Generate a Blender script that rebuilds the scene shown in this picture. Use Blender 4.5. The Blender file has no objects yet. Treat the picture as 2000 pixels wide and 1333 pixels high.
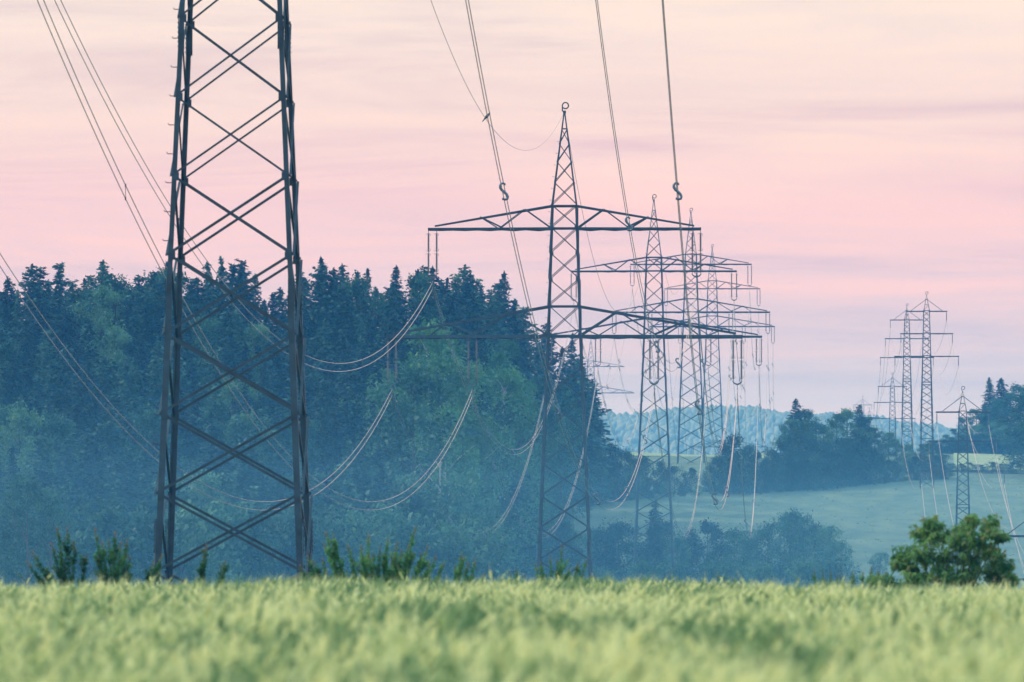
import bpy, math, random
import numpy as np
from mathutils import Vector
sc = bpy.context.scene
C = sc.collection
R = math.radians
random.seed(7)
rng = np.random.default_rng(11)

# ------------------------------------------------------------------ camera
F = 15000.0            # focal length in photo pixels (2000 wide)
HY = 1060.0            # row of the eye-level line in the photo
cam = bpy.data.objects.new("camera", bpy.data.cameras.new("camera"))
C.objects.link(cam)
cam.data.lens = 270.0
cam.data.sensor_width = 36.0
cam.data.clip_start = 1.0
cam.data.clip_end = 20000.0
cam.location = (0, 0, 0)
cam.rotation_euler = (R(90) + math.atan((HY - 666.5) / F), 0, 0)
cam.data.dof.use_dof = True
cam.data.dof.focus_distance = 520.0
cam.data.dof.aperture_fstop = 3.9
sc.camera = cam

# ------------------------------------------------------------------ world
SUN_EL, SUN_AZ = 34.0, 282.0          # azimuth clockwise from +Y: behind left
w = bpy.data.worlds.new("World")
sc.world = w
w.use_nodes = True
nt = w.node_tree
nt.nodes.clear()


def N(tree, kind, **kw):
    n = tree.nodes.new(kind)
    for k, v in kw.items():
        setattr(n, k, v)
    return n


def ramp(n, stops):
    els = n.color_ramp.elements
    while len(els) > 2:
        els.remove(els[-1])
    els[0].position, els[0].color = stops[0][0], (*stops[0][1], 1)
    els[1].position, els[1].color = stops[-1][0], (*stops[-1][1], 1)
    for p, c in stops[1:-1]:
        e = els.new(p)
        e.color = (*c, 1)


out = N(nt, 'ShaderNodeOutputWorld')
bg = N(nt, 'ShaderNodeBackground')
tc = N(nt, 'ShaderNodeTexCoord')
sep = N(nt, 'ShaderNodeSeparateXYZ')
nt.links.new(tc.outputs['Generated'], sep.inputs[0])
# long thin cloud streaks
mp = N(nt, 'ShaderNodeMapping')
mp.inputs['Scale'].default_value = (7, 7, 85)
mp.inputs['Rotation'].default_value = (0, R(1.2), 0)
nt.links.new(tc.outputs['Generated'], mp.inputs[0])
nz = N(nt, 'ShaderNodeTexNoise')
nz.inputs['Scale'].default_value = 1.5
nz.inputs['Detail'].default_value = 10
nz.inputs['Roughness'].default_value = 0.62
nz.inputs['Distortion'].default_value = 0.7
nt.links.new(mp.outputs[0], nz.inputs['Vector'])
# elevation, wobbled slightly by the clouds
mul = N(nt, 'ShaderNodeMath', operation='MULTIPLY_ADD')
nt.links.new(nz.outputs['Fac'], mul.inputs[0])
mul.inputs[1].default_value = 0.028
mul.inputs[2].default_value = -0.014
add = N(nt, 'ShaderNodeMath', operation='ADD')
nt.links.new(sep.outputs['Z'], add.inputs[0])
nt.links.new(mul.outputs[0], add.inputs[1])
mr = N(nt, 'ShaderNodeMapRange')
mr.inputs['From Min'].default_value = -0.01
mr.inputs['From Max'].default_value = 0.09
nt.links.new(add.outputs[0], mr.inputs['Value'])
cr = N(nt, 'ShaderNodeValToRGB')
# stop = (elevation + .01) / .1
ramp(cr, [(0.0, (.56, .61, .70)), (0.20, (.64, .65, .70)), (0.30, (.69, .63, .68)), (0.40, (.78, .62, .66)),
          (0.47, (.90, .64, .65)), (0.56, (.97, .66, .64)), (0.66, (.97, .74, .66)),
          (0.78, (.98, .80, .70)), (1.0, (1.0, .88, .75))])
nt.links.new(mr.outputs[0], cr.inputs[0])
# cloud tint
cr2 = N(nt, 'ShaderNodeValToRGB')
ramp(cr2, [(0.36, (.86, .86, .94)), (0.52, (.98, .98, 1.0)), (0.66, (1.06, 1.01, .98))])
nt.links.new(nz.outputs['Fac'], cr2.inputs[0])
mixc = N(nt, 'ShaderNodeMix', data_type='RGBA', blend_type='MULTIPLY')
mixc.inputs['Factor'].default_value = 1.0
nt.links.new(cr.outputs[0], mixc.inputs[6])
nt.links.new(cr2.outputs[0], mixc.inputs[7])
# high sky: blue dusk dome
mr2 = N(nt, 'ShaderNodeMapRange', interpolation_type='SMOOTHSTEP')
mr2.inputs['From Min'].default_value = 0.085
mr2.inputs['From Max'].default_value = 0.45
nt.links.new(sep.outputs['Z'], mr2.inputs['Value'])
mix2 = N(nt, 'ShaderNodeMix', data_type='RGBA')
nt.links.new(mr2.outputs[0], mix2.inputs['Factor'])
nt.links.new(mixc.outputs[2], mix2.inputs[6])
mix2.inputs[7].default_value = (.64, 1.05, 1.30, 1)
# physical sky added on top of the dome (small share)
sky = N(nt, 'ShaderNodeTexSky', sky_type='NISHITA')
sky.sun_disc = False
sky.sun_elevation = R(SUN_EL)
sky.sun_rotation = R(SUN_AZ)
skm = N(nt, 'ShaderNodeMix', data_type='RGBA', blend_type='ADD')
nt.links.new(mr2.outputs[0], skm.inputs['Factor'])
nt.links.new(mix2.outputs[2], skm.inputs[6])
vm = N(nt, 'ShaderNodeVectorMath', operation='SCALE')
vm.inputs['Scale'].default_value = 0.05
nt.links.new(sky.outputs[0], vm.inputs[0])
nt.links.new(vm.outputs[0], skm.inputs[7])
nt.links.new(skm.outputs[2], bg.inputs['Color'])
bg.inputs['Strength'].default_value = 1.0
nt.links.new(bg.outputs[0], out.inputs['Surface'])

# ------------------------------------------------------------------ sun
sl = bpy.data.lights.new("sun", 'SUN')
sl.energy = 2.5
sl.angle = R(6)
sl.color = (1.0, .90, .72)
sun = bpy.data.objects.new("sun", sl)
C.objects.link(sun)
_a, _e = R(SUN_AZ), R(SUN_EL)
sd = Vector((math.sin(_a) * math.cos(_e), math.cos(_a) * math.cos(_e), math.sin(_e)))
sun.rotation_euler = sd.to_track_quat('Z', 'Y').to_euler()
sun.location = (0, -20, 40)

sc.view_settings.view_transform = 'Standard'
sc.view_settings.look = 'None'
sc.view_settings.exposure = 0.0
sc.view_settings.gamma = 1.0
sc.cycles.use_denoising = True
sc.cycles.max_bounces = 6
sc.cycles.diffuse_bounces = 3
sc.cycles.glossy_bounces = 2
sc.cycles.transmission_bounces = 3
sc.cycles.transparent_max_bounces = 6
sc.cycles.volume_bounces = 1
sc.render.film_transparent = False


# ------------------------------------------------------------------ helpers
def tag(o, label=None, cat=None, group=None, kind=None):
    if label: o['label'] = label
    if cat: o['category'] = cat
    if group: o['group'] = group
    if kind: o['kind'] = kind
    return o


def link(name, me, mat=None, parent=None, loc=None):
    o = bpy.data.objects.new(name, me)
    if mat is not None and me is not None and not me.materials:
        me.materials.append(mat)
    C.objects.link(o)
    if parent is not None: o.parent = parent
    if loc is not None: o.location = loc
    return o


def empty(name, loc, rz=0.0):
    o = bpy.data.objects.new(name, None)
    o.empty_display_size = 0.5
    C.objects.link(o)
    o.location = loc
    o.rotation_euler = (0, 0, rz)
    return o


def copy_tree(o, parent=None):
    c = o.copy()
    C.objects.link(c)
    if parent is not None: c.parent = parent
    for ch in o.children:
        copy_tree(ch, c)
    return c


class MB:
    """collects vertices and faces, builds one mesh"""
    def __init__(s):
        s.v, s.f = [], []

    def add(s, vs, fs):
        b = len(s.v)
        s.v.extend([tuple(p) for p in vs])
        s.f.extend([tuple(i + b for i in f) for f in fs])

    def box(s, c, sx, sy, sz):
        x, y, z = c
        vs = [(x + a * sx / 2, y + b * sy / 2, z + d * sz / 2) for a in (-1, 1) for b in (-1, 1) for d in (-1, 1)]
        s.add(vs, [(0, 1, 3, 2), (4, 6, 7, 5), (0, 4, 5, 1), (2, 3, 7, 6), (0, 2, 6, 4), (1, 5, 7, 3)])

    def angle(s, p, q, a, t, u, v):
        """steel L-angle from p to q; legs of length a along u and v"""
        p, q = Vector(p), Vector(q)
        d = (q - p).normalized()
        u = Vector(u); u = (u - d * u.dot(d)).normalized()
        v = Vector(v); v = (v - d * v.dot(d)); v = (v - u * v.dot(u)).normalized()
        prof = [(0, 0), (a, 0), (a, t), (t, t), (t, a), (0, a)]
        vs = [p + u * x + v * y for x, y in prof] + [q + u * x + v * y for x, y in prof]
        fs = [(i, (i + 1) % 6, (i + 1) % 6 + 6, i + 6) for i in range(6)]
        fs += [(0, 3, 2, 1), (0, 5, 4, 3), (6, 7, 8, 9), (6, 9, 10, 11)]
        s.add(vs, fs)

    def tube(s, pts, r, n=6, cap=True):
        pts = [Vector(p) for p in pts]
        rr = r if isinstance(r, (list, tuple)) else [r] * len(pts)
        b = len(s.v)
        ref = None
        for i, p in enumerate(pts):
            d = (pts[min(i + 1, len(pts) - 1)] - pts[max(i - 1, 0)]).normalized()
            if ref is None:
                ref = Vector((0, 0, 1)) if abs(d.z) < .9 else Vector((1, 0, 0))
            a = (ref - d * ref.dot(d)).normalized()
            c = d.cross(a)
            ref = a
            for k in range(n):
                t = 2 * math.pi * k / n
                s.v.append(tuple(p + (a * math.cos(t) + c * math.sin(t)) * rr[i]))
        for i in range(len(pts) - 1):
            for k in range(n):
                k2 = (k + 1) % n
                s.f.append((b + i * n + k, b + i * n + k2, b + (i + 1) * n + k2, b + (i + 1) * n + k))
        if cap:
            s.f.append(tuple(b + k for k in reversed(range(n))))
            s.f.append(tuple(b + (len(pts) - 1) * n + k for k in range(n)))

    def mesh(s, name, mat=None, smooth=False):
        me = bpy.data.meshes.new(name)
        me.from_pydata(s.v, [], s.f)
        me.update()
        if mat: me.materials.append(mat)
        if smooth:
            me.polygons.foreach_set('use_smooth', [True] * len(me.polygons))
        return me

    def build(s, name, mat, parent=None, smooth=False, loc=None):
        return link(name, s.mesh(name, mat, smooth), None, parent, loc)


def np_mesh(name, verts, quads, mat, attr=None):
    """fast mesh of quads; attr: per-vertex float written as 'tone'"""
    me = bpy.data.meshes.new(name)
    nv, nf = len(verts), len(quads)
    me.vertices.add(nv)
    me.vertices.foreach_set('co', np.asarray(verts, dtype=np.float32).ravel())
    me.loops.add(nf * 4)
    me.loops.foreach_set('vertex_index', np.asarray(quads, dtype=np.int32).ravel())
    me.polygons.add(nf)
    me.polygons.foreach_set('loop_start', np.arange(0, nf * 4, 4, dtype=np.int32))
    me.update(calc_edges=True)
    if attr is not None:
        a = me.attributes.new('tone', 'FLOAT', 'POINT')
        a.data.foreach_set('value', np.asarray(attr, dtype=np.float32))
    if mat: me.materials.append(mat)
    return me


def pix(px, y, d):
    """world point seen at photo pixel (px, y) at distance d"""
    return Vector(((px - 1000) / F * d, d, (HY - y) / F * d))


# ------------------------------------------------------------------ materials
def mat(name):
    m = bpy.data.materials.new(name)
    m.use_nodes = True
    t = m.node_tree
    return m, t, t.nodes['Principled BSDF'], t.nodes['Material Output']


def plain(name, col, rough=.6, metal=0.0, noise=0.0, scale=3.0, spec=.5):
    m, t, b, o = mat(name)
    b.inputs['Roughness'].default_value = rough
    b.inputs['Metallic'].default_value = metal
    b.inputs['Specular IOR Level'].default_value = spec
    if noise:
        n = N(t, 'ShaderNodeTexNoise')
        n.inputs['Scale'].default_value = scale
        n.inputs['Detail'].default_value = 5
        g = N(t, 'ShaderNodeTexCoord')
        t.links.new(g.outputs['Object'], n.inputs['Vector'])
        r = N(t, 'ShaderNodeValToRGB')
        lo = tuple(c * (1 - noise) for c in col)
        hi = tuple(min(1, c * (1 + noise)) for c in col)
        ramp(r, [(.3, lo), (.7, hi)])
        t.links.new(n.outputs['Fac'], r.inputs[0])
        t.links.new(r.outputs[0], b.inputs['Base Color'])
    else:
        b.inputs['Base Color'].default_value = (*col, 1)
    return m


def foliage(name, c1, c2, c3, scale=.8, trans=.25, tip=None):
    m, t, b, o = mat(name)
    tc = N(t, 'ShaderNodeTexCoord')
    n = N(t, 'ShaderNodeTexNoise')
    n.inputs['Scale'].default_value = scale
    n.inputs['Detail'].default_value = 6
    n.inputs['Roughness'].default_value = .65
    t.links.new(tc.outputs['Object'], n.inputs['Vector'])
    oi = N(t, 'ShaderNodeObjectInfo')
    ad = N(t, 'ShaderNodeMath', operation='MULTIPLY_ADD')
    t.links.new(oi.outputs['Random'], ad.inputs[0])
    ad.inputs[1].default_value = .30
    ad.inputs[2].default_value = -.15
    a2 = N(t, 'ShaderNodeMath', operation='ADD')
    t.links.new(n.outputs['Fac'], a2.inputs[0])
    t.links.new(ad.outputs[0], a2.inputs[1])
    r = N(t, 'ShaderNodeValToRGB')
    ramp(r, [(.30, c1), (.5, c2), (.70, c3)])
    t.links.new(a2.outputs[0], r.inputs[0])
    col = r.outputs[0]
    if tip is not None:
        at = N(t, 'ShaderNodeAttribute', attribute_name='tone')
        mx = N(t, 'ShaderNodeMix', data_type='RGBA')
        t.links.new(at.outputs['Fac'], mx.inputs['Factor'])
        t.links.new(col, mx.inputs[6])
        mx.inputs[7].default_value = (*tip, 1)
        col = mx.outputs[2]
    t.links.new(col, b.inputs['Base Color'])
    b.inputs['Roughness'].default_value = .6
    b.inputs['Specular IOR Level'].default_value = .25
    tr = N(t, 'ShaderNodeBsdfTranslucent')
    t.links.new(col, tr.inputs['Color'])
    ms = N(t, 'ShaderNodeMixShader')
    ms.inputs[0].default_value = trans
    t.links.new(b.outputs[0], ms.inputs[1])
    t.links.new(tr.outputs[0], ms.inputs[2])
    t.links.new(ms.outputs[0], o.inputs['Surface'])
    return m


M_steel = plain('galvanised_steel', (.024, .050, .070), .5, .15, .4, 2.5)
M_bolt = plain('bolt_steel', (.05, .055, .06), .5, .4)
M_far_steel = plain('painted_steel', (.03, .05, .07), .6, .2, .2, 2.0)
M_wire = plain('aluminium_wire', (.45, .38, .37), .09, 1.0, .12, .4)
M_earth = plain('earth_wire_steel', (.16, .14, .14), .15, .9)
M_spacer = plain('spacer_aluminium', (.12, .18, .24), .35, .5)
M_insul = plain('brown_porcelain', (.20, .21, .23), .1, 0)
M_insul_far = plain('glass_insulator', (.09, .10, .12), .3, 0)
M_fit = plain('fitting_steel', (.10, .12, .14), .5, .5)
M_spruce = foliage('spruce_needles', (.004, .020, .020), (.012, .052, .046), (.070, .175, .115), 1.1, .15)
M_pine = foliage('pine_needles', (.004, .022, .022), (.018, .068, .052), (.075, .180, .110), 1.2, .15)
M_leaf = foliage('broad_leaves', (.008, .036, .024), (.036, .120, .068), (.120, .250, .125), 1.1, .3)
M_birch = foliage('bright_leaves', (.028, .100, .048), (.065, .190, .080), (.120, .290, .110), .8, .3)
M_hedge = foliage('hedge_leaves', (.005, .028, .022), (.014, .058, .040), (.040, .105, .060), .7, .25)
M_bark = plain('bark', (.065, .05, .04), .9, 0, .4, 3)
M_palebark = plain('pale_bark', (.35, .33, .30), .8, 0, .4, 2)
M_shoot = foliage('shoot_leaves', (.030, .130, .050), (.080, .260, .085), (.200, .440, .130), 5, .5, (.42, .22, .13))
M_cherry = foliage('young_tree_leaves', (.022, .100, .035), (.085, .240, .065), (.260, .420, .115), 2.5, .5, (.40, .22, .09))
M_twig = plain('green_twig', (.06, .09, .03), .7, 0, .3, 5)

# ------------------------------------------------------------------ terrain
_D = np.array([-400, 0, 120, 168, 182, 245, 400, 600, 850, 920, 1000, 1100, 1200, 1300, 1400, 1500, 1710, 1900, 2200, 2800, 3600, 4400, 9000.])
_Z = np.array([-1.7, -1.7, -1.84, -1.97, -2.7, -7.5, -13, -15.5, -14.2, -12, -6.0, 1.3, 8.4, 12.6, 15.0, 17.3, 18.5, 12, 4, -4, 5, 15, 30.])


def sm(a, b, x):
    t = np.clip((x - a) / (b - a), 0, 1)
    return t * t * (3 - 2 * t)


def front(r):
    """distance of the forest foot along a bearing"""
    return np.interp(r, [-.0167, -.008, .0107], [808, 900, 1160])


def ground(x, d):
    x = np.asarray(x, dtype=float); d = np.asarray(d, dtype=float)
    z = np.interp(d, _D, _Z)
    r = x / np.maximum(np.abs(d), 1.0)           # bearing
    # wooded hill on the left
    z = z + 17.0 * sm(.012, -.010, r) * np.clip((d - front(r)) / 175, 0, 1) * sm(1500, 1290, d)
    # wooded knoll at right, behind the pale field
    z = z + 0.0 * sm(.053, .066, r) * sm(1500, 1640, d) * sm(2400, 1900, d)
    z = z - .10 * sm(.01, .06, r) * sm(60, 160, d) * sm(240, 180, d)
    amp = sm(185, 320, d)
    z = z + amp * (.35 * np.sin(x * .11 + d * .021) + .25 * np.sin(d * .043 - x * .05))
    z = z + (1 - amp) * (.05 * np.sin(x * .35 + 1) * np.sin(d * .05) + .05 * np.sin(d * .115 + .4) * sm(160, 150, d))
    return z


def gz(x, d):
    return float(ground(x, d))


def sheet(name, ds, xs_of, m, lift=0.0):
    rows = []
    for d in ds:
        xs = xs_of(d)
        rows.append(np.column_stack([xs, np.full(len(xs), d), ground(xs, d) + lift]))
    nx = len(rows[0])
    v = np.concatenate(rows)
    q = []
    for j in range(len(ds) - 1):
        for i in range(nx - 1):
            a = j * nx + i
            q.append((a, a + 1, a + nx + 1, a + nx))
    me = np_mesh(name, v, np.array(q), m)
    me.polygons.foreach_set('use_smooth', [True] * len(me.polygons))
    return me


def ground_mat(name, c1, c2, c3, s=.25):
    m, t, b, o = mat(name)
    tc = N(t, 'ShaderNodeTexCoord')
    mpn = N(t, 'ShaderNodeMapping')
    mpn.inputs['Scale'].default_value = (1, .35, 1)
    t.links.new(tc.outputs['Object'], mpn.inputs[0])
    n = N(t, 'ShaderNodeTexNoise')
    n.inputs['Scale'].default_value = s
    n.inputs['Detail'].default_value = 9
    n.inputs['Roughness'].default_value = .7
    t.links.new(mpn.outputs[0], n.inputs['Vector'])
    r = N(t, 'ShaderNodeValToRGB')
    ramp(r, [(.36, c1), (.5, c2), (.64, c3)])
    t.links.new(n.outputs['Fac'], r.inputs[0])
    t.links.new(r.outputs[0], b.inputs['Base Color'])
    b.inputs['Roughness'].default_value = .95
    b.inputs['Specular IOR Level'].default_value = .1
    return m


M_ground = ground_mat('rough_ground', (.022, .042, .024), (.036, .062, .034), (.055, .085, .045))  # hidden valley floor coloured dark so the cables mirror less light
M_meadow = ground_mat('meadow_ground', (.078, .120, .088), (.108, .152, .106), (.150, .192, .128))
M_far_field = ground_mat('pale_field', (.20, .25, .14), (.25, .29, .16), (.30, .33, .18), .15)

ds = np.concatenate([np.arange(-60, 160, 8), np.arange(160, 200, 2.5), np.arange(200, 840, 14),
                     np.arange(840, 1520, 8), np.arange(1520, 2400, 40), np.arange(2400, 7200, 240)])
W = np.sinh(np.linspace(-4.2, 4.2, 90)) / math.sinh(4.2)
g = link('ground', sheet('ground', ds, lambda d: W * (200 + max(d, 0) * 1.0), M_ground))
tag(g, kind='structure')
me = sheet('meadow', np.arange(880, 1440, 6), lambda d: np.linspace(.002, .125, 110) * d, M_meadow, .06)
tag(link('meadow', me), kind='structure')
# ripe pale field on the shoulder behind the meadow
me = sheet('far_field', np.arange(1288, 1545, 6), lambda d: np.linspace(.0575, .125, 40) * d, M_far_field, .12)
tag(link('far_field', me), kind='structure')
me = sheet('far_field', np.arange(1450, 1560, 6), lambda d: np.linspace(.012, .0345, 24) * d, M_far_field, .12)
tag(link('field_strip', me), kind='structure')

# ---- far hills
M_dist = foliage('haze_paled_leaves', (.20, .24, .19), (.21, .25, .20), (.22, .26, .21), .004, .1)  # leaf colour lightened to carry part of the distance haze
HX = [600, 1180, 1260, 1300, 1400, 1450, 1500, 1560, 1600, 1640, 1700, 1760, 1850, 1950, 2300, 2900]
HYS = [800, 802, 797, 794, 794, 791, 794, 797, 804, 807, 812, 819, 824, 832, 815, 800]
xs = np.linspace(-100, 2700, 120)
rows = []
for k, d in enumerate(np.linspace(3900, 6400, 26)):
    f = np.sin(min(1.0, (d - 3900) / 1300) * math.pi / 2) if d <= 5200 else math.cos((d - 5200) / 1300 * 1.3)
    top = (HY - np.interp(xs, HX, HYS)) / F * 5200
    base = 8.0
    zz = base + (top - base - 9) * f + 3 * np.sin(xs * .02 + k)
    if k == 0: zz = zz * 0 - 6
    rows.append(np.column_stack([(xs - 1000) / F * d, np.full(len(xs), d), zz]))
v = np.concatenate(rows)
q = [(j * 120 + i, j * 120 + i + 1, (j + 1) * 120 + i + 1, (j + 1) * 120 + i) for j in range(25) for i in range(119)]
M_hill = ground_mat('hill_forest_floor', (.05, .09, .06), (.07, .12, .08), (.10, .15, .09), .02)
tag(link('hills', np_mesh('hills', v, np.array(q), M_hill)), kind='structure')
# far wood that covers the hills: one mass of small crowns
vv, qq, nb = [], [], 0
hv = v.reshape(26, 120, 3)
for k in range(20000):
    fj = random.random() ** .8 * 13
    fi = random.random() * 118
    if random.random() < .35: fj = 11.5 + random.random() * 2.5
    j, i = int(fj), int(fi)
    p = hv[j, i] * (1 - (fj - j)) * (1 - (fi - i)) + hv[j + 1, i] * (fj - j) * (1 - (fi - i)) + \
        hv[j, i + 1] * (1 - (fj - j)) * (fi - i) + hv[j + 1, i + 1] * (fj - j) * (fi - i)
    hgt = random.uniform(4, 6) + (2.0 if random.random() < .08 else 0)
    r = random.uniform(1.6, 3.2)
    n = 6
    prof = [(1.0, 0), (1.0, .55), (.7, .84), (.12, 1.0)]
    a0 = random.random() * 6
    for pr, ph in prof:
        for q_ in range(n):
            a = a0 + q_ * 2 * math.pi / n
            jr = r * pr * random.uniform(.75, 1.2)
            vv.append((p[0] + jr * math.cos(a), p[1] + jr * math.sin(a), p[2] + hgt * ph - 1))
    for l in range(3):
        for q_ in range(n):
            qq.append((nb + l * n + q_, nb + l * n + (q_ + 1) % n, nb + (l + 1) * n + (q_ + 1) % n, nb + (l + 1) * n + q_))
    nb += 4 * n
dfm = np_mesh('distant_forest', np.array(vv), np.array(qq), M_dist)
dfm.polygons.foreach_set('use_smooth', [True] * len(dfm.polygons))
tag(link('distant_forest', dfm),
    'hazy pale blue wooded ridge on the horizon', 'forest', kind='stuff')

# ------------------------------------------------------------------ tree templates
def quads_from(P, U, V):
    """P centre, U half-length, V half-width arrays -> diamond-ish quads"""
    n = len(P)
    vs = np.empty((n, 4, 3))
    vs[:, 0] = P - U
    vs[:, 1] = P + V
    vs[:, 2] = P + U
    vs[:, 3] = P - V
    return vs.reshape(-1, 3), np.arange(n * 4).reshape(n, 4)


def rnd_dir(n):
    a = rng.normal(size=(n, 3))
    return a / np.linalg.norm(a, axis=1)[:, None]


def norm(a):
    return a / np.maximum(np.linalg.norm(a, axis=1), 1e-6)[:, None]


def spruce_mesh(H, rad, seed, dens=1.0, ex=.75, lift=0.0, gap=0.0):
    rs = np.random.default_rng(seed)
    P, U, V = [], [], []
    z = H * .10
    while z < H * .995:
        t = 1 - z / H
        r = rad * (t ** ex) * rs.uniform(.7, 1.15) + .12
        if rs.random() < gap: r *= .45
        nb = int(max(4, rs.integers(7, 11) * (.5 + .5 * min(1, t * 3))))
        a0 = rs.random() * 6.28
        for k in range(nb):
            a = a0 + k * 6.283 / nb + rs.normal() * .2
            L = r * rs.uniform(.55, 1.15)
            if rs.random() < .06: L *= 1.3
            up = (rs.uniform(-.05, .25) if t < .3 else rs.uniform(-.3, .08)) + lift * rs.uniform(.4, 1.3)
            m = int(max(4, L / .17 * 1.7 * dens))
            s = rs.random(m) ** .7
            px = np.cos(a) * L * s; py = np.sin(a) * L * s
            pz = z + up * L * s - .10 * L * s * s + .12 * L * np.maximum(s - .8, 0)
            side = (rs.random(m) - .5) * L * .42 * (1.1 - s)
            px = px - np.sin(a) * side; py = py + np.cos(a) * side
            pz = pz - np.abs(side) * .2 - rs.random(m) * .18
            P.append(np.column_stack([px, py, pz]))
            ang = a + np.sign(side) * .6 + rs.normal(size=m) * .35
            ln = rs.uniform(.18, .40, m)
            u = np.column_stack([np.cos(ang), np.sin(ang), rs.normal(size=m) * .35 - .15])
            U.append(norm(u) * ln[:, None])
            vdir = np.cross(u, rs.normal(size=(m, 3)) * .5 + np.array([0, 0, 1.]))
            V.append(norm(vdir) * (ln * rs.uniform(.25, .5, m))[:, None])
        z += rs.uniform(.26, .46) * (.7 + .3 * t) * H / 20
    # leader
    m = 26
    zz = H - rs.random(m) * 1.2
    P.append(np.column_stack([rs.normal(size=m) * .04, rs.normal(size=m) * .04, zz]))
    u = np.column_stack([rs.normal(size=m) * .6, rs.normal(size=m) * .6, np.ones(m)])
    U.append(norm(u) * .22)
    V.append(norm(np.cross(u, rs.normal(size=(m, 3)))) * .07)
    return quads_from(np.concatenate(P), np.concatenate(U), np.concatenate(V))


def blob_mesh(H, rad, seed, nl=26, per=170, base=.18, leaf=.16, pine=False, spiky=0.0, flat=.8):
    """crown from clumps held at branch ends; gaps between clumps"""
    rs = np.random.default_rng(seed)
    P, U, V = [], [], []
    cents = []
    for k in range(nl):
        f = (k + rs.random()) / nl
        z = H * (base + (1 - base) * f)
        t = (z / H - base) / (1 - base)
        env = math.sqrt(max(0.02, 1 - (2 * t - .75) ** 2 / 1.6)) if not pine else (1.05 - t) ** .5
        a = rs.random() * 6.283
        rr = rad * env * rs.uniform(.25, .95)
        cr_ = rad * rs.uniform(.26, .44) * (.55 if pine else 1) * (1.15 - .45 * t)
        cz = min(z, H - cr_ * .7)
        cents.append((math.cos(a) * rr, math.sin(a) * rr, cz, cr_))
    cents.append((rs.normal() * .2, rs.normal() * .2, H - rad * .22, rad * .25))
    for (x, y, z, r) in cents:
        m = int(per * rs.uniform(.7, 1.2))
        d = rs.normal(size=(m, 3)); d = norm(d)
        rr = r * (rs.random(m) ** .45) * rs.uniform(.75, 1.2, m)
        p = d * rr[:, None] * np.array([1, 1, flat]) + np.array([x, y, z])
        if spiky:
            kk = rs.random(m) < spiky
            p[kk, 2] += rs.random(kk.sum()) * r * .9
        P.append(p)
        u = d + rs.normal(size=(m, 3)) * .8 + np.array([0, 0, .35 if pine else .1])
        ln = leaf * rs.uniform(.6, 1.3, m)
        U.append(norm(u) * ln[:, None])
        V.append(norm(np.cross(u, rs.normal(size=(m, 3)))) * (ln * rs.uniform(.35, .7, m))[:, None])
    vs, qs = quads_from(np.concatenate(P), np.concatenate(U), np.concatenate(V))
    return vs, qs, cents


def trunk_mesh(name, H, r, m, cents=None, lean=.0):
    b = MB()
    n = 7
    pts = [Vector((lean * math.sin(i * 1.1) * .12, lean * math.cos(i * 1.7) * .1, H * .93 * i / n)) for i in range(n + 1)]
    pts[0].z = -.8
    b.tube(pts, [r * (1 - .85 * i / n) for i in range(n + 1)], 6)
    if cents:
        for (x, y, z, cr_) in cents[::2]:
            z0 = max(H * .08, z - math.hypot(x, y) * .7 - .4)
            b.tube([Vector((0, 0, z0)), Vector((x * .5, y * .5, (z0 + z) / 2 + .1)), Vector((x, y, z))], [r * .3, r * .2, r * .07], 4)
    else:
        rs = random.Random(int(H * 10))
        for k in range(16):
            z = H * (.08 + .8 * k / 16)
            a = rs.random() * 6.28
            L = H * .16 * (1 - z / H)
            b.tube([Vector((0, 0, z)), Vector((math.cos(a) * L, math.sin(a) * L, z - .1 * L))], [r * .18, r * .05], 3)
    return b.mesh(name, m)


TPL = {}
def template(kind, H, crown, trunk):
    TPL.setdefault(kind, []).append((H, crown, trunk))


for k in range(5):
    H = 20.0
    vs, qs = spruce_mesh(H, [3.0, 3.6, 3.2, 2.7, 3.9][k], 100 + k, 1.1, [.75, .62, .7, .8, .6][k])
    template('spruce', H, np_mesh('crown', vs, qs, M_spruce), trunk_mesh('trunk', H, .20, M_bark))
for k in range(4):
    H = 20.0
    vs, qs = spruce_mesh(H, [3.0, 3.4, 2.8, 3.2][k], 200 + k, 1.2, [.42, .5, .38, .46][k], .42, .22)
    template('pine', H, np_mesh('crown', vs, qs, M_pine), trunk_mesh('trunk', H, .20, M_bark))
for k in range(4):
    H = 14.0
    vs, qs, ce = blob_mesh(H, [3.0, 3.6, 3.2, 2.6][k], 300 + k, nl=40, per=190, base=.14, leaf=.13, flat=.85, spiky=.12)
    template('leafy', H, np_mesh('crown', vs, qs, M_leaf), trunk_mesh('trunk', H, .18, M_bark, ce))
    if k < 3:
        vs, qs, ce = blob_mesh(H, [2.5, 2.9, 2.4][k], 340 + k, nl=40, per=190, base=.12, leaf=.12, flat=1.1, spiky=.2)
        template('birch', H, np_mesh('crown', vs, qs, M_birch), trunk_mesh('trunk', H, .15, M_palebark, ce))
for k in range(5):
    H = 6.0
    vs, qs, ce = blob_mesh(H, [3.0, 2.6, 3.4, 2.4, 2.9][k], 400 + k, nl=34, per=170, base=-.05, leaf=.11, flat=.85, spiky=.22)
    template('bush', H, np_mesh('crown', vs, qs, M_hedge), trunk_mesh('trunk', H, .12, M_bark, ce))
    vs, qs, ce = blob_mesh(H, [2.8, 2.4, 3.0, 2.4, 2.6][k], 450 + k, nl=34, per=170, base=-.05, leaf=.11, flat=.9, spiky=.25)
    template('light_bush', H, np_mesh('crown', vs, qs, M_leaf), trunk_mesh('trunk', H, .12, M_bark, ce))

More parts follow.
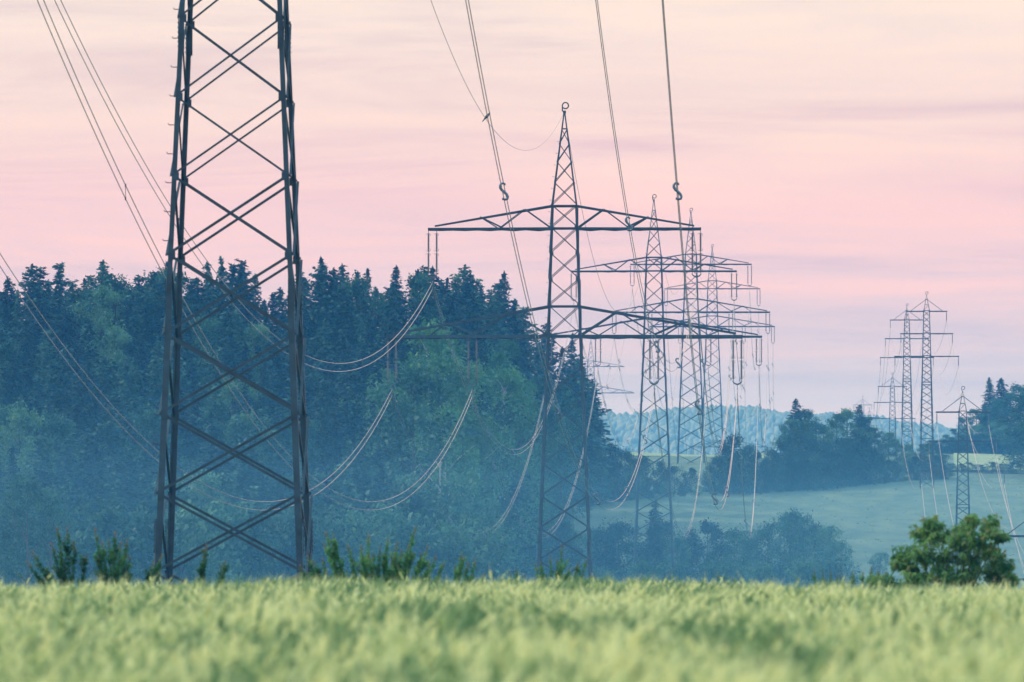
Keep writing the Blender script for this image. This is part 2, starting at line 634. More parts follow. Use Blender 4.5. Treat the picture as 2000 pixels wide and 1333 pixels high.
for k in range(2):
    H = 18.0
    vs, qs, ce = blob_mesh(H, [3.6, 3.0][k], 500 + k, nl=46, per=230, base=.1, leaf=.13, pine=False, flat=.55, spiky=.25)
    template('light_pine', H, np_mesh('crown', vs, qs, M_leaf), trunk_mesh('trunk', H, .2, M_bark, ce))
NAMES = {'spruce': ('spruce_tree', 'spruce'), 'pine': ('pine_tree', 'pine tree'), 'leafy': ('leafy_tree', 'tree'),
         'birch': ('birch_tree', 'birch'), 'bush': ('shrub', 'shrub'), 'light_bush': ('shrub', 'shrub'), 'light_pine': ('pine_tree', 'pine tree')}


def tree(kind, px, d, top, label, group, var=None, sx=1.0, z0=None):
    x = (px - 1000) / F * d
    zb = gz(x, d) if z0 is None else z0
    H = (HY - top) / F * d - zb
    v = TPL[kind][random.randrange(len(TPL[kind])) if var is None else var % len(TPL[kind])]
    s = max(.15, H / v[0])
    nm, cat = NAMES[kind]
    r = empty(nm, (x, d, zb), random.random() * 6.28)
    wd = s * sx * (1.0 if s > .8 else (s ** -.2))
    r.scale = (wd, wd, s)
    r.rotation_euler = (R(random.gauss(0, 1.6)), R(random.gauss(0, 1.6)), random.random() * 6.28)
    tag(r, label, cat, group)
    link('trunk', v[2], None, r)
    link('crown', v[1], None, r)
    return r


ORD = ['first', 'second', 'third', 'fourth', 'fifth', 'sixth', 'seventh', 'eighth', 'ninth', 'tenth', 'eleventh', 'twelfth',
       'thirteenth', 'fourteenth', 'fifteenth', 'sixteenth', 'seventeenth', 'eighteenth', 'nineteenth', 'twentieth']

# ------------------------------------------------------------------ forest on the left
SKY = [(-30, 545), (20, 540), (50, 520), (85, 522), (130, 515), (165, 545), (197, 506), (230, 535), (262, 540), (300, 530), (330, 512),
       (375, 545), (418, 512), (455, 500), (480, 510), (505, 535), (548, 560), (590, 540), (632, 500), (668, 515), (700, 525),
       (735, 560), (770, 518), (805, 525), (838, 520), (870, 545), (897, 522), (925, 545), (945, 560), (985, 530), (1008, 585), (1035, 600),
       (1070, 632), (1105, 650), (1135, 690), (1158, 760)]
def fd(px, d):
    r_ = (px - 1000) / F
    return float(front(r_) + (d - 812) * np.interp(px, [750, 1150], [1, .22]) + 6)


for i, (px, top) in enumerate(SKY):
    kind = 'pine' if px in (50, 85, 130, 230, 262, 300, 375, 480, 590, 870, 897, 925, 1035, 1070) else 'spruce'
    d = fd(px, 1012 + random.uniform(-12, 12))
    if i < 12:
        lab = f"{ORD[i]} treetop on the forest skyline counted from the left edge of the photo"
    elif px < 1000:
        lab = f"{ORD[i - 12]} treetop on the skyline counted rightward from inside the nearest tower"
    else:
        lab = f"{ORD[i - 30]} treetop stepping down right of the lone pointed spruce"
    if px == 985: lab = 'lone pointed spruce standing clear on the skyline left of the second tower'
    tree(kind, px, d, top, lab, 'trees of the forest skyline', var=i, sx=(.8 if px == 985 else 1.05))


def skyline(px):
    return np.interp(px, [p for p, _ in SKY], [t for _, t in SKY])


def region(px):
    return 'left of the nearest tower' if px < 315 else ('seen through the nearest tower' if px < 600 else
           ('between the nearest tower and the second tower' if px < 1040 else 'behind the second tower'))


rowsd = [(1002, 26, 20), (985, 50, 28), (955, 110, 30), (925, 175, 30), (895, 240, 32), (865, 300, 32), (838, 355, 34), (812, 400, 36)]
for j, (d, drop, step) in enumerate(rowsd):
    px = -40 + random.uniform(0, 20)
    xend = [1000, 1150, 1130, 1125, 1100, 1060, 960, 800][j]
    while px < xend:
        top = skyline(px) + drop + random.uniform(-25, 25)
        rr = random.random()
        kind = 'spruce' if rr < .52 else ('pine' if rr < .88 else 'leafy')
        if 800 < px < 1150 and j >= 2: kind = 'birch' if (rr < .30) else ('leafy' if rr < .75 else 'spruce')
        dq_ = fd(px, d)
        zb = gz((px - 1000) / F * dq_, dq_)
        H = (HY - top) / F * dq_ - zb
        top = HY - (zb + max(9, H)) / dq_ * F
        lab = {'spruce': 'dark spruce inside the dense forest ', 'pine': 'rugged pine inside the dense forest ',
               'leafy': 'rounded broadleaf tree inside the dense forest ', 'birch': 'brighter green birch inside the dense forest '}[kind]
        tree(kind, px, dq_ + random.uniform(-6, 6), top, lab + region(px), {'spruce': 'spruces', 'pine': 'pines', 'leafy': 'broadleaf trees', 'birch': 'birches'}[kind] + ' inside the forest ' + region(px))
        px += step * random.uniform(.8, 1.25)
# bright deciduous crowns in front of the forest
tree('birch', 850, fd(850, 840), 640, 'tallest bright green broadleaf crown under the second tower\'s left arm', 'bright crowns before the forest', 0, 1.15)
tree('birch', 905, fd(905, 840), 720, 'bright green crown right under the second tower\'s inner left insulators', 'bright crowns before the forest', 1, 1.0)
tree('birch', 985, fd(985, 850), 690, 'bright green crown left of the second tower\'s legs', 'bright crowns before the forest', 2, 1.0)
for i, (px, top, k) in enumerate([(822, 715, 'leafy'), (872, 700, 'birch'), (938, 745, 'leafy'), (962, 725, 'birch'), (1022, 770, 'leafy'), (1062, 790, 'leafy'), (1098, 770, 'leafy'), (905, 830, 'leafy'), (850, 800, 'birch'), (980, 850, 'leafy'), (1040, 870, 'birch')]):
    tree(k, px, fd(px, 812) - 4 - i * .5, top, ('bright' if k == 'birch' else 'mid-green') + ' rounded crown in the broadleaf edge of the forest around the second tower', 'broadleaf crowns at the forest edge', i, 1.1)
# spruce skirt at the right edge
tree('spruce', 1160, 1172, 742, 'drooping spruce at the right edge of the forest beside the pale ridge', 'edge spruces', 1, 1.35)
tree('spruce', 1128, 1160, 700, 'broad spruce behind the right leg of the second tower', 'edge spruces', 4, 1.25)
# shrubs at the foot of the forest
FOOT = [(812, 965, 800), (845, 1000, 795), (880, 1025, 790), (915, 1030, 880), (950, 1000, 955), (985, 995, 990), (1020, 1004, 1000), (1058, 1030, 1000), (1085, 1018, 1005), (1118, 1040, 1010),
        (760, 1000, 790), (700, 1010, 780), (640, 1015, 770), (575, 1010, 770), (520, 1005, 765), (450, 1000, 765), (385, 1005, 760)]
for i, (px, top, d) in enumerate(FOOT):
    wh = 'between the two nearest towers' if px < 900 else 'at the foot of the second tower'
    tree('light_bush', px, d, top, f'pale misty shrub at the forest foot {wh}', f'misty shrubs {wh}', i)
for i, (px, top, d, k) in enumerate([(55, 928, 700, 'light_pine'), (12, 985, 705, 'light_pine'), (98, 958, 712, 'light_pine'), (155, 985, 740, 'spruce'), (200, 1000, 735, 'light_bush'), (235, 975, 750, 'spruce'),
                                     (270, 1005, 740, 'light_bush'), (300, 985, 745, 'spruce'), (345, 1000, 740, 'light_bush')]):
    names = ['rugged young pine rising in front of the forest at the left edge', 'low pine cut by the left edge of the photo', 'smaller pine right of the rugged young pine',
             'small spruce in the mist right of the young pines', 'round misty shrub between two small spruces left of the nearest tower', 'slim small spruce in the mist left of the nearest tower',
             'misty shrub beside the slim small spruce', 'small misty spruce touching the nearest tower\'s left leg', 'misty shrub between the legs of the nearest tower']
    tree(k, px, d, top, names[i], 'young trees before the forest', i)

# ------------------------------------------------------------------ hedge behind the meadow
def hedge_d(px):
    return float(np.interp(px, [1100, 1150, 1500, 1850, 2000], [1160, 1166, 1203, 1243, 1262]))


HG = [(1105, 900), (1130, 880), (1160, 880), (1190, 870), (1222, 882), (1255, 893), (1290, 903), (1318, 912), (1350, 915), (1385, 912), (1405, 893), (1432, 852), (1455, 872), (1480, 885), (1505, 880), (1528, 862)]
for i, (px, top) in enumerate(HG):
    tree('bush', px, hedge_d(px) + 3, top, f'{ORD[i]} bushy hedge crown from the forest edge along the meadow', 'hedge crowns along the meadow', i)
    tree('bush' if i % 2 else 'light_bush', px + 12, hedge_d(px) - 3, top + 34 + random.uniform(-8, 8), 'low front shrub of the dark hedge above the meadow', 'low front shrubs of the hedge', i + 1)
MID = [(1545, 820, 'leafy'), (1560, 778, 'spruce'), (1580, 800, 'leafy'), (1605, 830, 'leafy'), (1635, 808, 'leafy'), (1652, 800, 'leafy'), (1672, 790, 'spruce'), (1690, 815, 'leafy'), (1712, 835, 'leafy'),
       (1735, 845, 'leafy'), (1752, 858, 'leafy'), (1778, 868, 'leafy'), (1800, 868, 'leafy'), (1820, 866, 'leafy'), (1838, 888, 'bush')]
for i, (px, top, k) in enumerate(MID):
    tree(k, px, hedge_d(px) + 4, top, f'{ORD[i]} tree from the left in the dark clump beyond the meadow', 'trees of the clump beyond the meadow', i, sx=1.25)
    tree('bush', px + 8, hedge_d(px) - 4, top + 55 + random.uniform(-10, 10) if top < 860 else top + 25, 'shrub at the front of the dark clump beyond the meadow', 'front shrubs of the dark clump', i)
for i in range(9):
    px = 1858 + i * 20
    tree('bush', px, 1275, 905 + random.uniform(-3, 5), 'low weedy shrub on the dark bank below the pale field', 'low shrubs on the bank', i, sx=1.5)
# shrubs down in the valley
VAL = [(1165, 1035, 'light_bush'), (1195, 1030, 'bush'), (1213, 1022, 'bush'), (1240, 1060, 'light_bush'), (1276, 975, 'spruce'), (1295, 1020, 'bush'), (1325, 1052, 'light_bush'), (1352, 1055, 'light_bush'), (1378, 1020, 'bush'), (1408, 1062, 'light_bush'),
       (1435, 1036, 'light_bush'), (1468, 1056, 'light_bush'), (1500, 1034, 'light_bush'), (1532, 1008, 'light_bush'), (1558, 1002, 'light_bush'), (1590, 1025, 'light_bush'), (1622, 1030, 'light_bush'), (1645, 1058, 'light_bush'), (1718, 1080, 'light_bush')]
for i, (px, top, k) in enumerate(VAL):
    lab = f'{ORD[i]} misty valley shrub counted rightward from the second tower'
    if k == 'spruce': lab = 'slim dark young spruce among the valley shrubs beside the third tower'
    tree(k, px, 1012 + random.uniform(-14, 14), top, lab, 'shrubs in the misty valley', i, sx=.95)
for i, (px, top) in enumerate([(1255, 1105), (1330, 1112), (1400, 1100), (1420, 1108), (1175, 1115), (1480, 1105), (1560, 1100), (1620, 1095), (1280, 1100)]):
    tree('light_bush', px, 905, top, 'small pale shrub low in the mist in front of the valley shrubs', 'small pale valley shrubs', i)
for i, px in enumerate(range(1822, 2040, 13)):
    tree('bush', px, 1552, 866 + random.uniform(-10, 6) - (px - 1822) * .1, 'shrub at the foot of the hazy wood behind the pale field', 'shrubs at the foot of the right wood', i, sx=1.2)
# trees behind the pale field on the right
RT = [(1828, 868, 'leafy'), (1846, 850, 'leafy'), (1866, 838, 'leafy'), (1888, 815, 'leafy'), (1905, 800, 'leafy'), (1932, 738, 'spruce'), (1958, 738, 'spruce'), (1925, 790, 'spruce'), (1945, 780, 'leafy'), (1975, 768, 'leafy'),
      (1990, 752, 'leafy'), (2008, 760, 'leafy'), (2030, 755, 'leafy'), (1915, 830, 'leafy'), (1950, 820, 'leafy'), (1985, 810, 'leafy'), (1880, 850, 'leafy'), (1968, 840, 'bush')]
for i, (px, top, k) in enumerate(RT):
    lab = f'{ORD[i]} hazy tree of the wood behind the pale field at the right'
    if px == 1932: lab = 'left of two tall ragged conifers above the wood at the right'
    if px == 1958: lab = 'right of two tall ragged conifers above the wood at the right'
    tree(k, px, 1560 + (30 if i < 13 else 0) + random.uniform(-8, 8), top, lab, 'wood behind the pale field', i, sx=1.6)
for i, (px, top) in enumerate([(2010, 772), (2040, 760)]):
    tree('leafy', px, 1262, top, ['leafy tree cut by the right edge of the photo above the pale field', 'leafy tree just beyond the right edge of the photo'][i], None, i, sx=1.9)

# ------------------------------------------------------------------ lattice towers of the main line
LX0, LSL = -17.8, .0365              # line axis x = LX0 + LSL*d
YAW = -math.atan(LSL)


def wz(z):
    return float(np.interp(z, [-31, 0, 10.15, 17.4], [5.29, 2.64, 2.0, .16]))


def corner(sx, sy, z):
    h = wz(z) / 2
    return Vector((sx * h, sy * h, z))


def build_tower():
    P = {}
    # legs
    for k, (sx, sy) in enumerate([(-1, -1), (1, -1), (-1, 1), (1, 1)]):
        b = MB()
        b.angle(corner(sx, sy, -33), corner(sx, sy, -16.4), .20, .03, (-sx, 0, 0), (0, -sy, 0))
        b.angle(corner(sx, sy, -16.4), corner(sx, sy, 0), .155, .03, (-sx, 0, 0), (0, -sy, 0))
        b.angle(corner(sx, sy, 0), corner(sx, sy, 10.15), .145, .025, (-sx, 0, 0), (0, -sy, 0))
        for zs in (-24.0, -16.4, -8.0):       # splice plates with bolt heads
            c = corner(sx, sy, zs)
            b.box(c + Vector((-sx * .10, sy * .012, 0)), .16, .02, 1.1)
            b.box(c + Vector((sx * .012, -sy * .10, 0)), .02, .16, 1.1)
            for r_ in range(7):
                for q_ in (0, 1):
                    b.box(c + Vector((-sx * (.06 + q_ * .08), sy * .03, -.45 + r_ * .15)), .035, .03, .035)
                    b.box(c + Vector((sx * .03, -sy * (.06 + q_ * .08), -.45 + r_ * .15)), .03, .035, .035)
        P['leg%d' % k] = ('leg', b)
    # crossed bracing of the four faces
    b = MB()
    nodes = [0 - 2.52 * i for i in range(13)]
    ups = [0, 2.3, 4.35, 6.4, 8.4, 10.15]
    pans = [(nodes[i + 1], nodes[i]) for i in range(12)] + [(ups[i], ups[i + 1]) for i in range(5)]
    for (z0, z1) in pans:
        a = .085 if z0 < -15 else .062
        for s in (-1, 1):
            # faces across the line (normal along y)
            o = Vector((0, s * .012, 0))
            b.angle(corner(-1, s, z0) + o, corner(1, s, z1) + o, a, .014, (0, 0, 1), (0, -s, 0))
            o = Vector((0, -s * .035, 0))
            b.angle(corner(1, s, z0) + o, corner(-1, s, z1) + o, a, .014, (0, 0, 1), (0, -s, 0))
            # faces along the line (normal along x)
            o = Vector((s * .012, 0, 0))
            b.angle(corner(s, -1, z0) + o, corner(s, 1, z1) + o, a * .9, .014, (0, 0, 1), (s, 0, 0))
            o = Vector((-s * .035, 0, 0))
            b.angle(corner(s, 1, z0) + o, corner(s, -1, z1) + o, a * .9, .014, (0, 0, 1), (-s, 0, 0))
        # gusset plates
        for sx in (-1, 1):
            for sy in (-1, 1):
                c = corner(sx, sy, z0)
                b.box(c + Vector((-sx * .13, sy * .028, 0)), .20, .014, .26)
    for z in (0, 2.3, 8.4, 10.15):
        for s in (-1, 1):
            for off in (0,):
                b.angle(corner(-1, s, z) + Vector((0, s * .03, 0)), corner(1, s, z) + Vector((0, s * .03, 0)), .12, .015, (0, 0, -1), (0, -s, 0))
                b.angle(corner(s, -1, z) + Vector((s * .03, 0, 0)), corner(s, 1, z) + Vector((s * .03, 0, 0)), .12, .015, (0, 0, -1), (-s, 0, 0))
    P['brace'] = ('bracing', b)

    # crossarms
    def arm(z, rise, half, tops, bots, ch):
        b = MB()
        hw, hwt = wz(z) / 2, wz(z + rise) / 2
        tipy = .16
        for s in (-1, 1):
            def B(x, sy): return Vector((s * x, sy * np.interp(x, [hw, half], [hw, tipy]), z))
            def T(x, sy): return Vector((s * x, sy * np.interp(x, [hwt, half - .5], [hwt, tipy]), np.interp(x, [hwt, half - .5], [z + rise, z + .2])))
            for sy in (-1, 1):
                b.angle(B(hw, sy), B(half, sy), ch * 1.35, .02, (0, 0, -1), (0, -sy, 0))
                b.angle(T(hwt, sy), T(half - .5, sy), ch, .018, (0, 0, -1), (0, -sy, 0))
                # webs
                seq = [B(hw + .1, sy)]
                for i in range(len(tops)):
                    seq.append(T(tops[i], sy))
                    seq.append(B(bots[i], sy))
                for i in range(len(seq) - 1):
                    b.angle(seq[i], seq[i + 1], ch * (.75 if i % 2 == 0 else .55), .012, (0, -sy, 0), (0, 0, 1))
            # plan bracing under the bottom chords
            n = int(half / 1.05)
            for i in range(n):
                x0 = hw + (half - hw) * i / n
                x1 = hw + (half - hw) * (i + 1) / n
                sg = 1 if i % 2 else -1
                b.angle(B(x0, sg) - Vector((0, 0, ch * 1.3)), B(x1, -sg) - Vector((0, 0, ch * 1.3)), .07, .012, (0, 0, -1), (1, 0, 0))
                x0 = hwt + (half - .5 - hwt) * i / n
                x1 = hwt + (half - .5 - hwt) * (i + 1) / n
                if i % 2 == 0:
                    b.angle(T(x0, sg), T(x1, -sg), .05, .01, (0, 0, -1), (1, 0, 0))
            b.box((s * (half - .03), 0, z - .09), .12, tipy * 2 + .1, .2)
        return b
    P['arm_low'] = ('crossarm', arm(0, 2.3, 13.9, [4.2, 9.2], [7.1, 10.4], .17))
    P['arm_up'] = ('crossarm', arm(8.4, 1.75, 10.65, [3.1, 6.6], [4.95, 5.3], .13))
    # peak
    b = MB()
    for sx, sy in [(-1, -1), (1, -1), (-1, 1), (1, 1)]:
        b.angle(corner(sx, sy, 10.15), corner(sx, sy, 17.4), .10, .02, (-sx, 0, 0), (0, -sy, 0))
    zs = [10.15, 11.9, 13.5, 14.9, 16.1]
    for z0, z1 in zip(zs[:-1], zs[1:]):
        for s in (-1, 1):
            b.angle(corner(-1, s, z0), corner(1, s, z1), .06, .012, (0, 0, 1), (0, -s, 0))
            b.angle(corner(1, s, z0), corner(-1, s, z1), .06, .012, (0, 0, 1), (0, -s, 0))
            b.angle(corner(s, -1, z0), corner(s, 1, z1), .06, .012, (0, 0, 1), (-s, 0, 0))
    for s in (-1, 1):
        b.angle(corner(-1, s, 16.1), corner(1, s, 16.1), .08, .012, (0, 0, 1), (0, -s, 0))
    b.box((0, 0, 17.45), .24, .24, .22)
    P['peak'] = ('peak', b)
    b = MB()
    pts = [Vector((-.16, 0, 17.5)), Vector((-.16, 0, 17.75))] + [Vector((.08 + .24 * math.cos(t), 0, 17.96 + .24 * math.sin(t))) for t in np.linspace(math.pi, -math.pi * .78, 16)]
    b.tube(pts, .05, 6)
    P['ring'] = ('top_ring', b)
    return {k: (n, m.mesh(n, M_steel)) for k, (n, m) in P.items()}


TM = build_tower()
bolt = MB()
bolt.tube([Vector((0, 0, 0)), Vector((-.17, 0, 0)), Vector((-.20, 0, .05))], .014, 4)
BOLT = bolt.mesh('step_bolt', M_bolt)

TOW = [  # distance, height of the lower arm relative to the eye
    (245, 24.2), (600, 16.2), (988, 26.6), (1350, 40.6), (1710, 48.2), (2160, 18.6)]
TLAB = ['nearest steel lattice tower, only its huge dark body in the picture at the left',
        'second steel lattice tower, complete with two wide crossarms and pointed peak',
        'third lattice tower of the row, right behind the second tower\'s arms',
        'fourth lattice tower of the row, its foot hidden behind the hedge',
        'fifth lattice tower of the row, slimmest tall one right of the fourth',
        'tiny far lattice tower whose peak shows against the pale ridge between hedge and cables']
towers = []
for i, (d, z) in enumerate(TOW):
    x = LX0 + LSL * d
    gzv = gz(x, d)
    r = empty('lattice_tower', (x, d, z), YAW)
    tag(r, TLAB[i], 'power pylon', 'lattice towers of the main power line')
    for k, (n, me) in TM.items():
        link(n, me, None, r)
    if i < 4:
        zz = -22.0 if i == 0 else -18
        while zz < 15.5:
            if i == 0 and zz > -5: break
            c = corner(-1, -1, zz)
            o = link('step_bolt', BOLT, None, r, c + Vector((0, .03, 0)))
            zz += .92 if i < 2 else 1.3
    # concrete footings
    if i < 3:
        for sx in (-1, 1):
            for sy in (-1, 1):
                pass
    towers.append((x, d, z))
# another tower of the same shape far away behind the forest edge
xq, dq = (1154 - 1000) / F * 2458, 2458
r = empty('lattice_tower', (xq, dq, 48.0), YAW)
tag(r, 'faint far lattice tower half hidden behind the right edge of the forest', 'power pylon')
for k, (n, me) in TM.items():
    link(n, me, None, r)

# ------------------------------------------------------------------ insulator sets
def horn(z, s=1, flip=1):
    b = MB()
    pts = [Vector((-.22 * flip, 0, z + .02 * s)), Vector((-.06 * flip, 0, z - .03 * s)), Vector((.10 * flip, 0, z - .03 * s)), Vector((.15 * flip, 0, z + .05 * s)), Vector((.13 * flip, 0, z + .16 * s))]
    b.tube(pts, .014, 4)
    return b.mesh('arcing_horn', M_fit)


def rod_mesh(z0, z1):
    b = MB()
    b.tube([Vector((0, 0, z0)), Vector((0, 0, z1))], .055, 8)
    n = int(abs(z1 - z0) / .055)
    for i in range(n):
        z = z0 + (z1 - z0) * (i + .5) / n
        b.tube([Vector((0, 0, z - .014)), Vector((0, 0, z)), Vector((0, 0, z + .006))], [.07, .115, .07], 8)
    return b.mesh('insulator_rod', M_insul)


RODA, RODB = rod_mesh(-.25, -1.62), rod_mesh(-1.82, -3.2)
HORNS = [horn(-.28, -1), horn(-1.60), horn(-1.84, -1), horn(-3.18)]
b = MB()
b.tube([Vector((0, 0, 0)), Vector((0, 0, -.25))], .025, 5)
b.tube([Vector((0, 0, -1.62)), Vector((0, 0, -1.82))], .03, 5)
b.tube([Vector((0, 0, -3.2)), Vector((0, 0, -3.42))], .025, 5)
LINKM = b.mesh('link', M_fit)
b = MB()
ys = [(-.38, -3.36), (-.30, -3.46), (-.16, -3.55), (0, -3.60), (.16, -3.55), (.30, -3.46), (.38, -3.36), (.38, -3.46), (.28, -3.60), (.10, -3.70), (0, -3.74), (-.10, -3.70), (-.28, -3.60), (-.38, -3.46)]
n = len(ys)
b.add([(x, -.02, z) for x, z in ys] + [(x, .02, z) for x, z in ys],
      [(i, (i + 1) % n, (i + 1) % n + n, i + n) for i in range(n)] + [(i, i + 1, 12 - i, 13 - i) for i in range(6)] + [(i + n, 13 - i + n, 12 - i + n, i + 1 + n) for i in range(6)])
YOKE = b.mesh('yoke_plate', M_fit)
b = MB()
b.tube([Vector((0, 0, -3.72)), Vector((0, 0, -4.62))], .02, 5)
for zc in (-4.05, -4.55):
    b.tube([Vector((0, -.18, zc + .01)), Vector((0, 0, zc + .05)), Vector((0, .18, zc + .01))], [.02, .05, .02], 6)
CLAMP = b.mesh('suspension_clamp', M_fit)

SETS = [(-10.32, 8.2, 'upper left'), (10.32, 8.2, 'upper right'), (-13.5, -.2, 'outer lower left'), (-7.2, -.2, 'inner lower left'), (7.0, -.2, 'inner lower right'), (13.5, -.2, 'outer lower right')]
TN = ['nearest', 'second', 'third', 'fourth', 'fifth', 'far sixth']
cs, sn = math.cos(YAW), math.sin(YAW)


def onto(t, lx, lz):
    x, d, z = t
    return Vector((x + lx * cs, d + lx * sn, z + lz))


proto = None
for i, t in enumerate(towers):
    for (lx, lz, nm) in SETS:
        if i == 0: continue            # above the frame
        loc = onto(t, lx, lz)
        if proto is None:
            proto = empty('insulator_string', loc, YAW)
            for sx in (-.32, .32):
                for mm in (RODA, RODB): link('insulator_rod', mm, None, proto, (sx, 0, 0))
                link('link', LINKM, None, proto, (sx, 0, 0))
                for hm in HORNS: link('arcing_horn', hm, None, proto, (sx, 0, 0))
            link('yoke_plate', YOKE, None, proto)
            link('suspension_clamp', CLAMP, None, proto)
            o = proto
        else:
            o = copy_tree(proto)
            o.location = loc
        side = nm.split()[-1]
        tag(o, f'{nm} double insulator string hanging from the {TN[i]} tower\'s {"upper" if "upper" in nm else "lower"} crossarm',
            'insulator', 'double insulator strings on the main line')

# ------------------------------------------------------------------ conductors
CS = 4.2e-4


def para(p, q, c, n):
    L = math.hypot(q.x - p.x, q.y - p.y)
    return [p.lerp(q, k / n) + Vector((0, 0, -c * (L * k / n) * (L - L * k / n))) for k in range(n + 1)]


# S-shaped spacer
b = MB()
S = [(.02, .30), (-.07, .30), (-.13, .24), (-.13, .14), (-.07, .05), (.03, -.03), (.11, -.11), (.15, -.20), (.13, -.28), (.05, -.31), (-.02, -.30)]
b.tube([Vector((x, 0, z)) for x, z in S], [.03, .045, .055, .055, .055, .055, .055, .055, .055, .045, .03], 7)
b.box((.03, 0, .27), .07, .16, .09)
b.box((-.03, 0, -.28), .07, .16, .09)
SPAC = b.mesh('spacer', M_spacer, True)
b = MB()
b.tube([Vector((0, 0, .25)), Vector((0, 0, -.25))], .012, 4)
b.box((0, 0, .25), .05, .14, .12)
b.box((0, 0, -.25), .05, .14, .12)
SPACR = b.mesh('spacer', M_fit)

for i in range(5):
    a, c = towers[i], towers[i + 1]
    span = f'between the {TN[i]} and {TN[i + 1]} towers'
    for (lx, lz, nm) in SETS:
        p, q = onto(a, lx, lz), onto(c, lx, lz)
        L = (q - p).length
        cc = CS * (1.0 if i < 4 else 1.0)
        bmb = MB()
        for zo in (-4.05, -4.55):
            bmb.tube(para(p + Vector((0, 0, zo)), q + Vector((0, 0, zo)), cc, 90 if i == 0 else 60), (.0185 if i == 0 else .023), 5)
        w_ = bmb.build('power_cable', M_wire, None, True)
        tag(w_, f'{nm} twin cable {span}', 'power cable', 'twin cables of the main line')
        mid = para(p + Vector((0, 0, -4.3)), q + Vector((0, 0, -4.3)), cc, 200)
        for sdist in ([43, 106, 179, 257, 318] if i == 0 else [40, 108, 180, 255, 325]):
            if sdist > L - 15: continue
            if 'left' in nm and i == 0:
                mesh_ = SPACR
            else:
                mesh_ = SPAC
            k = int(round((sdist + (random.uniform(-6, 6) if i else 0)) / L * 200))
            link('spacer', mesh_, None, w_, mid[k])
    # earth wire
    p, q = onto(a, 0, 17.5), onto(c, 0, 17.5)
    bmb = MB()
    bmb.tube(para(p, q, 4.05e-4, 70), .016 if i == 0 else .02, 5)
    tag(bmb.build('earth_wire', M_earth, None, True), f'single thin earth wire between the peaks {span}', 'power cable')
    if i == 0: EW = para(p, q, 4.05e-4, 400)

# ------------------------------------------------------------------ bird on the earth wire
bp = min(EW, key=lambda p: abs(1000 + F * p.x / p.y - 949))
b = MB()
ax = Vector((.16, 0, .22)).normalized()
cs_ = [(-.36, .012), (-.28, .035), (-.20, .028), (-.12, .055), (-.02, .085), (.08, .085), (.15, .06), (.19, .055), (.24, .055), (.28, .035), (.30, .014), (.34, .004)]
bend = lambda s: Vector((.03 * math.sin(s * 5), 0, 0))
b.tube([ax * s + bend(s) for s, _ in cs_], [r_ for _, r_ in cs_], 8)
M_bird = plain('black_feathers', (.012, .012, .014), .6)
birdm = b.mesh('body', M_bird, True)
br = empty('bird', bp + Vector((0, 0, .02)))
link('body', birdm, None, br, (0.02, 0, .13))
for s in (-1, 1):
    b = MB()
    b.add([(0.05, s * .05, .20), (.12, s * .09, .16), (-.02, s * .10, -.02), (-.14, s * .05, -.14), (-.05, s * .085, .02), (0, s * .07, .12)],
          [(0, 1, 2, 5), (5, 2, 3, 4)])
    link('wing', b.mesh('wing', M_bird), None, br, (.02, 0, .10))
    b = MB()
    b.tube([Vector((0, s * .03, .10)), Vector((.01, s * .03, .03)), Vector((0, s * .02, 0))], .008, 4)
    link('leg', b.mesh('leg', M_bird), None, br)
tag(br, 'small black bird perched on the thin earth wire left of the second tower\'s peak', 'bird')

# ------------------------------------------------------------------ slim three-arm towers on the right
RX0, RSL = 18.49, .0386
RYAW = -math.atan(RSL)


